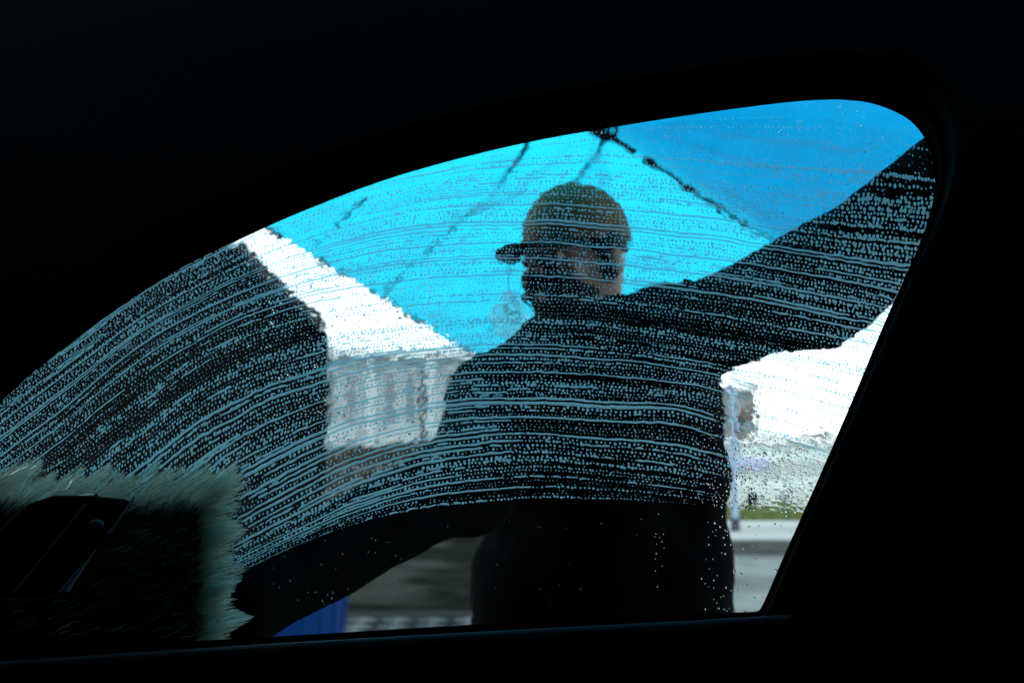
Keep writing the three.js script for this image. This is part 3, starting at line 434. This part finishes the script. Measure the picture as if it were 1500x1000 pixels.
  for (const [x, z] of [[-1.25, -0.72], [1.45, -0.6], [-1.25, 1.15], [1.45, 1.15]]) { const w = mesh('wheel', new THREE.TorusGeometry(0.235, 0.09, 12, 32).translate(x, 0.325, z), std(0.015, 0.015, 0.015, 0.9), car); mesh('rim', new THREE.CylinderGeometry(0.19, 0.19, 0.12, 24).rotateX(Math.PI / 2).translate(x, 0.325, z), std(0.4, 0.4, 0.42, 0.35, { metalness: 0.8 }), w); }
}

// ---------------------------------------------------------------- soapy water on the outside of the glass
{
  const XS = [-20, 100, 200, 300, 400, 500, 600, 700, 800, 900, 1000, 1100, 1200, 1300, 1390];
  const K = [
    [542, 452, 383, 328, 284, 258, 238, 215, 195, 182, 175, 172, 172, 190, 220],
    [592, 501, 432, 377, 330, 295, 270, 255, 247, 247, 254, 266, 274, 280, 286],
    [700, 608, 525, 466, 424, 396, 380, 374, 374, 383, 394, 407, 426, 447, 470],
    [785, 705, 630, 557, 514, 487, 472, 464, 464, 472, 487, 503, 522, 545, 565],
    [950, 880, 812, 738, 674, 630, 605, 592, 592, 597, 603, 632, 660, 690, 720],
    [1050, 970, 900, 840, 790, 742, 706, 689, 684, 692, 706, 724, 742, 768, 790],
    [1090, 1010, 940, 868, 815, 774, 750, 737, 731, 732, 737, 748, 752, 768, 795]];
  const Q = K.map((k) => k[8]), NK = K.length;
  const spline = (ys, x) => { let i = 0; while (i < XS.length - 2 && x > XS[i + 1]) i++; const h = XS[i + 1] - XS[i], t = (x - XS[i]) / h, m = (j) => { const a = Math.max(0, j - 1), b = Math.min(XS.length - 1, j + 1); return (ys[b] - ys[a]) / (XS[b] - XS[a]); }, t2 = t * t, t3 = t2 * t; return ys[i] * (2 * t3 - 3 * t2 + 1) + h * m(i) * (t3 - 2 * t2 + t) + ys[i + 1] * (3 * t2 - 2 * t3) + h * m(i + 1) * (t3 - t2); };
  const CELL = 1.3, X0 = -6, Y0 = 130, NX = Math.ceil((1382 - X0) / CELL), NY = Math.ceil((868 - Y0) / CELL);
  const KX = [], SX = []; let acc = new Array(NK).fill(0);
  for (let i = 0; i <= NX; i++) { const x = X0 + i * CELL; KX[i] = K.map((k) => spline(k, x)); if (i) acc = acc.map((s, n) => s + Math.hypot(CELL, KX[i][n] - KX[i - 1][n])); SX[i] = acc.slice(); }
  const flow = (i, y) => {        // monotone cubic from height to the streak coordinate q, and the way s along the streak
    const y_ = KX[i]; if (y < y_[0] || y > y_[NK - 1]) return null;
    let k = 0; while (k < NK - 2 && y > y_[k + 1]) k++;
    const d = (a) => (Q[a + 1] - Q[a]) / Math.max(1, y_[a + 1] - y_[a]), m = (a) => a <= 0 ? d(0) : a >= NK - 1 ? d(NK - 2) : 2 * d(a - 1) * d(a) / (d(a - 1) + d(a));
    const h = y_[k + 1] - y_[k], t = (y - y_[k]) / h, t2 = t * t, t3 = t2 * t;
    return [Q[k] * (2 * t3 - 3 * t2 + 1) + h * m(k) * (t3 - 2 * t2 + t) + Q[k + 1] * (3 * t2 - 2 * t3) + h * m(k + 1) * (t3 - t2), lerp(SX[i][k], SX[i][k + 1], t)];
  };
  // tracks left by the bristles
  const tracks = []; let q = 197;
  while (q < 731) {
    const strong = rnd() < (q < 250 ? 0.12 : q < 464 ? 0.2 : q < 600 ? 0.36 : 0.26), j = tracks.length;
    tracks.push({ q, b: strong ? 0.7 + 0.22 * rnd() : 0.02 + 0.46 * rnd(), d: 4.6 + 2.6 * rnd(), o: rnd() * 10, w: strong ? 0.7 + 0.65 * rnd() * rnd() : 0.75 + 0.5 * rnd(), rs: 0.75 + 0.7 * rnd(), seen: new Map(), j });
    q += (strong ? 4.9 : 3.9) + 1.7 * rnd();
  }
  const bias = (x, q) => {
    let b = 0;
    b -= 0.5 * (1 - sstep(238, 262, q)) * sstep(430, 560, x);
    b -= 0.46 * sstep(1000, 1080, x) * sstep(455, 520, q);
    b -= 0.3 * sstep(660, 780, x) * sstep(590, 625, q);
    b -= 0.12 * sstep(760, 900, x) * sstep(380, 420, q);
    b -= 0.34 * sstep(700, 728, q);
    b -= 0.14 * (1 - sstep(0, 330, x)) * sstep(270, 380, q);
    b += 0.6 * Math.exp(-(((q - 249) / 4.5) ** 2)) * (1 - sstep(330, 430, x));
    b += 0.02 * sstep(1120, 1280, x) * (1 - sstep(430, 480, q)) * sstep(240, 260, q);
    b += 0.1 * sstep(330, 420, x) * (1 - sstep(560, 700, x)) * sstep(400, 500, q);
    return b;
  };
  const bead = (t, k, x) => {
    let e = t.seen.get(k); if (e) return e;
    const s = k * t.d + t.o, wet = t.b + 0.2 * n2(s / 190, t.j * 7.31) + 0.17 * n2(s / 41, t.j * 3.17 + 40) + 0.2 * n2(s / 130 + 7, t.q / 46) + bias(x, t.q), r1 = h2(k, t.j * 131 + 7), r2 = h2(k * 3 + 1, t.j * 57 + 3), r3 = h2(k * 5 + 2, t.j * 91);
    const big = 1 + 0.18 * sstep(1080, 1250, x) * (1 - sstep(420, 480, t.q));
    let r, half = 0;
    if (wet > 0.56) { r = (1.05 + 1.1 * clamp(wet - 0.56, 0, 0.5) * 2 + 0.6 * (r1 - 0.5)) * t.w; half = t.d * 0.62; }
    else if (wet > 0.42) { r = 1.0 + 0.75 * r1; half = r2 < (wet - 0.4) * 4 ? t.d * (0.25 + 0.35 * r3) : 0; }
    else if (wet > -0.1) r = (0.72 + (0.55 + 0.9 * wet) * (0.35 + 0.65 * r1) + 0.5 * r3 * r3 * r3) * t.rs;
    else r = r1 < 0.3 ? 0.6 + 0.6 * r2 : -9;
    t.seen.set(k, e = [s + (r1 - 0.5) * t.d * (half ? 0.1 : 0.34), (r2 - 0.5) * (half > t.d * 0.5 ? 0.8 : 1.9), r * big, half]); return e;
  };
  const val = new Float32Array((NX + 1) * (NY + 1)).fill(-5);
  for (let i = 0; i <= NX; i++) {
    const x = X0 + i * CELL;
    for (let n = 0; n <= NY; n++) {
      const y = Y0 + n * CELL, f = flow(i, y); if (!f) continue;
      const wq = f[0] + 2.0 * n2(f[1] / 60, f[0] / 40) + 0.7 * n2(f[1] / 13, f[0] / 13), s = f[1];
      let lo = 0, hi = tracks.length; while (lo < hi) { const md = (lo + hi) >> 1; if (tracks[md].q < wq - 9) lo = md + 1; else hi = md; }
      let best = -5;
      for (let a = lo; a < tracks.length && tracks[a].q < wq + 9; a++) {
        const t = tracks[a], k0 = Math.round((s - t.o) / t.d);
        for (let k = k0 - 1; k <= k0 + 1; k++) { const [bs, bq, r, half] = bead(t, k, x); if (r < 0) continue; const ds = Math.max(0, Math.abs(s - bs) - half), v = r - Math.hypot(ds, wq - t.q - bq); if (v > -4) best = best < -4 ? v : -smin(-best, -v, 0.9); }
      }
      val[n * (NX + 1) + i] = best;
    }
  }
  // clear the band of glass outside the opening
  const pos = [], nor = [], idx = [], vid = new Map();
  const put = (x, y, key, v) => { let k = vid.get(key); if (k === undefined) { k = pos.length / 3; const p = onGlass(x, y, 0.0134 + 0.00025 * Math.sqrt(Math.max(0, v))); pos.push(p.x, p.y, p.z); vid.set(key, k); } return k; };
  const CORN = [[0, 0], [1, 0], [1, 1], [0, 1]];
  for (let n = 0; n < NY; n++) for (let i = 0; i < NX; i++) {
    const c = CORN.map(([a, b]) => val[(n + b) * (NX + 1) + i + a]); if (c.every((v) => v <= 0)) continue;
    const x = X0 + i * CELL, y = Y0 + n * CELL; if (!inOpening(x, y)) continue;
    if (x < 372 && y > topY(x) + 14 + 10 * n2(x / 6, y / 20) && x < rightX(y) - 8 + 6 * n2(x / 20, y / 5)) continue;
    const ring = [];
    for (let k = 0; k < 4; k++) {
      const [a, b] = CORN[k], m = (k + 1) & 3, [a2, b2] = CORN[m];
      if (c[k] > 0) ring.push(put(x + a * CELL, y + b * CELL, ((n + b) * (NX + 1) + i + a) * 4, c[k]));
      if ((c[k] > 0) !== (c[m] > 0)) { const t = c[k] / (c[k] - c[m]), e = ((n + Math.min(b, b2)) * (NX + 1) + i + Math.min(a, a2)) * 4 + (a === a2 ? 2 : 1); ring.push(put(x + lerp(a, a2, t) * CELL, y + lerp(b, b2, t) * CELL, e, 0)); }
    }
    for (let k = 1; k + 1 < ring.length; k++) idx.push(ring[0], ring[k + 1], ring[k]);
  }
  const g = new THREE.BufferGeometry(); g.setAttribute('position', new THREE.Float32BufferAttribute(pos, 3)); g.setIndex(idx); g.computeVertexNormals();
  const film = mesh('soap_film', g, std(0.56, 0.9, 1.0, 0.78, { transmission: 0.98, ior: 1.33 }));
  tag(film, 'soapy water streaks and beads in curved sweeps across the side window', null, null, 'stuff');
  console.log('film triangles', idx.length / 3, 'tracks', tracks.length);

  // the clear layer of water that the streaks lie on: flat against the glass, gently ridged along the sweeps outside
  {
    const ST = 1, P = [], ID = [], id = new Int32Array((NX + 1) * (NY + 1)).fill(-1);
    const h = (i, n) => { const f = flow(i, Y0 + n * CELL); if (!f) return null; const [q, s] = f, a = 0.8 * (0.45 + 0.55 * sstep(235, 330, q)); return 0.00006 + a * (0.00003 * n2(s / 11, q / 5.5) + 0.000022 * n2(s / 26 + 9, q / 8 + 3) + 0.00003 * n2(s / 7 + 5, q / 7 + 31)); };
    for (let n = 0; n <= NY; n += ST) for (let i = 0; i <= NX; i += ST) {
      const x = X0 + i * CELL, y = Y0 + n * CELL; if (!inOpening(x, y) || (x < 366 && y > topY(x) + 20 && x < rightX(y) - 6)) continue;
      const k = h(i, n); if (k === null) continue;
      const p = onGlass(x, y, 0.0126 + 0.0003 + k); id[n * (NX + 1) + i] = P.length / 3; P.push(p.x, p.y, p.z);
    }
    for (let n = 0; n < NY; n += ST) for (let i = 0; i < NX; i += ST) { const a = id[n * (NX + 1) + i], b = id[n * (NX + 1) + i + ST], c = id[(n + ST) * (NX + 1) + i + ST], d = id[(n + ST) * (NX + 1) + i]; if (a < 0 || b < 0 || c < 0 || d < 0) continue; ID.push(a, d, c, a, c, b); }
    const top = new THREE.BufferGeometry(); top.setAttribute('position', new THREE.Float32BufferAttribute(P, 3)); top.setIndex(ID); top.computeVertexNormals();
    // which way the surface faces is fixed by the first face
    const nn = top.attributes.normal; let dot = 0; for (let k = 0; k < nn.count; k += 97) dot += V().fromBufferAttribute(nn, k).dot(GN);
    if (dot < 0) { const ix = top.index.array; for (let k = 0; k < ix.length; k += 3) { const t = ix[k + 1]; ix[k + 1] = ix[k + 2]; ix[k + 2] = t; } top.computeVertexNormals(); }
    const flat = top.clone(), fp = flat.attributes.position, fi = flat.index.array;
    for (let k = 0; k < fp.count; k++) { const p = V().fromBufferAttribute(fp, k), o = p.clone().sub(G0).dot(GN) - 0.0126; p.addScaledVector(GN, -o); fp.setXYZ(k, p.x, p.y, p.z); }
    for (let k = 0; k < fi.length; k += 3) { const t = fi[k + 1]; fi[k + 1] = fi[k + 2]; fi[k + 2] = t; } flat.computeVertexNormals();
    const sheet = mesh('water_film', mergeGeometries([top, flat]), new THREE.MeshPhysicalMaterial({ color: 0xffffff, roughness: 0, transmission: 1, thickness: 0.0004, ior: 1.33 }));
    tag(sheet, 'thin clear film of water running over the side window behind the streaks', null, null, 'stuff');
  }
  // clear drops: small domes of water
  const dome = new THREE.SphereGeometry(1, 10, 5, 0, Math.PI * 2, 0, Math.PI / 2), base = new THREE.CircleGeometry(1, 10).rotateX(Math.PI / 2);
  const dg = merge([dome, base]), list = [];
  for (let k = 0; k < 60000 && list.length < 11000; k++) {
    const i = Math.floor(rnd() * NX), y = Y0 + rnd() * (NY * CELL), x = X0 + i * CELL; if (!inOpening(x, y)) continue;
    const f = flow(i, y); if (x < 360 && y > topY(x)) continue;
    if (!f || val[Math.floor((y - Y0) / CELL) * (NX + 1) + i] > -1.2) continue;
    const right = sstep(1020, 1100, x) * sstep(630, 660, y); if (rnd() > 0.35 + 0.65 * right || (x > 1060 && y > 470 && !right && rnd() < 0.7)) continue;
    if (f[0] < 262 && x > 440 && rnd() < 0.75) continue;
    const lit = sstep(330, 380, x) * (1 - sstep(640, 700, x)) * sstep(340, 380, y) * (1 - sstep(640, 700, y)); if (!right && rnd() > 0.45 + 0.5 * lit) continue;
    list.push([x, y, (0.7 + 0.9 * rnd() * rnd()) * (1 + right * 0.7 * rnd() + 0.6 * lit)]);
  }
  for (const [x0, x1, y0, y1, n] of [[1028, 1078, 752, 895, 46], [960, 975, 750, 860, 14], [400, 690, 770, 905, 60], [1080, 1160, 755, 890, 34], [700, 1000, 760, 900, 16], [1085, 1120, 895, 900, 10], [1150, 1330, 140, 230, 22]]) for (let k = 0; k < n; k++) { const x = lerp(x0, x1, rnd()), y = lerp(y0, y1, rnd()); if (inOpening(x, y)) list.push([x, y, 0.8 + 1.5 * rnd() * rnd()]); }
  const drops = new THREE.InstancedMesh(dg, new THREE.MeshPhysicalMaterial({ color: 0xffffff, roughness: 0.02, transmission: 1, thickness: 0.002, ior: 1.33 }), list.length); drops.name = 'water_drops';
  const q0 = new THREE.Quaternion().setFromUnitVectors(V(0, 1, 0), GN), m = new THREE.Matrix4();
  list.forEach(([x, y, r], i) => { const p = onGlass(x, y, 0.0136), w = r * 0.00062; drops.setMatrixAt(i, m.compose(p, q0, V(w, w * 0.62, w))); });
  tag(drops, 'clear water drops scattered over the side window', null, null, 'stuff'); scene.add(drops);
}
renderer.render(scene, camera);
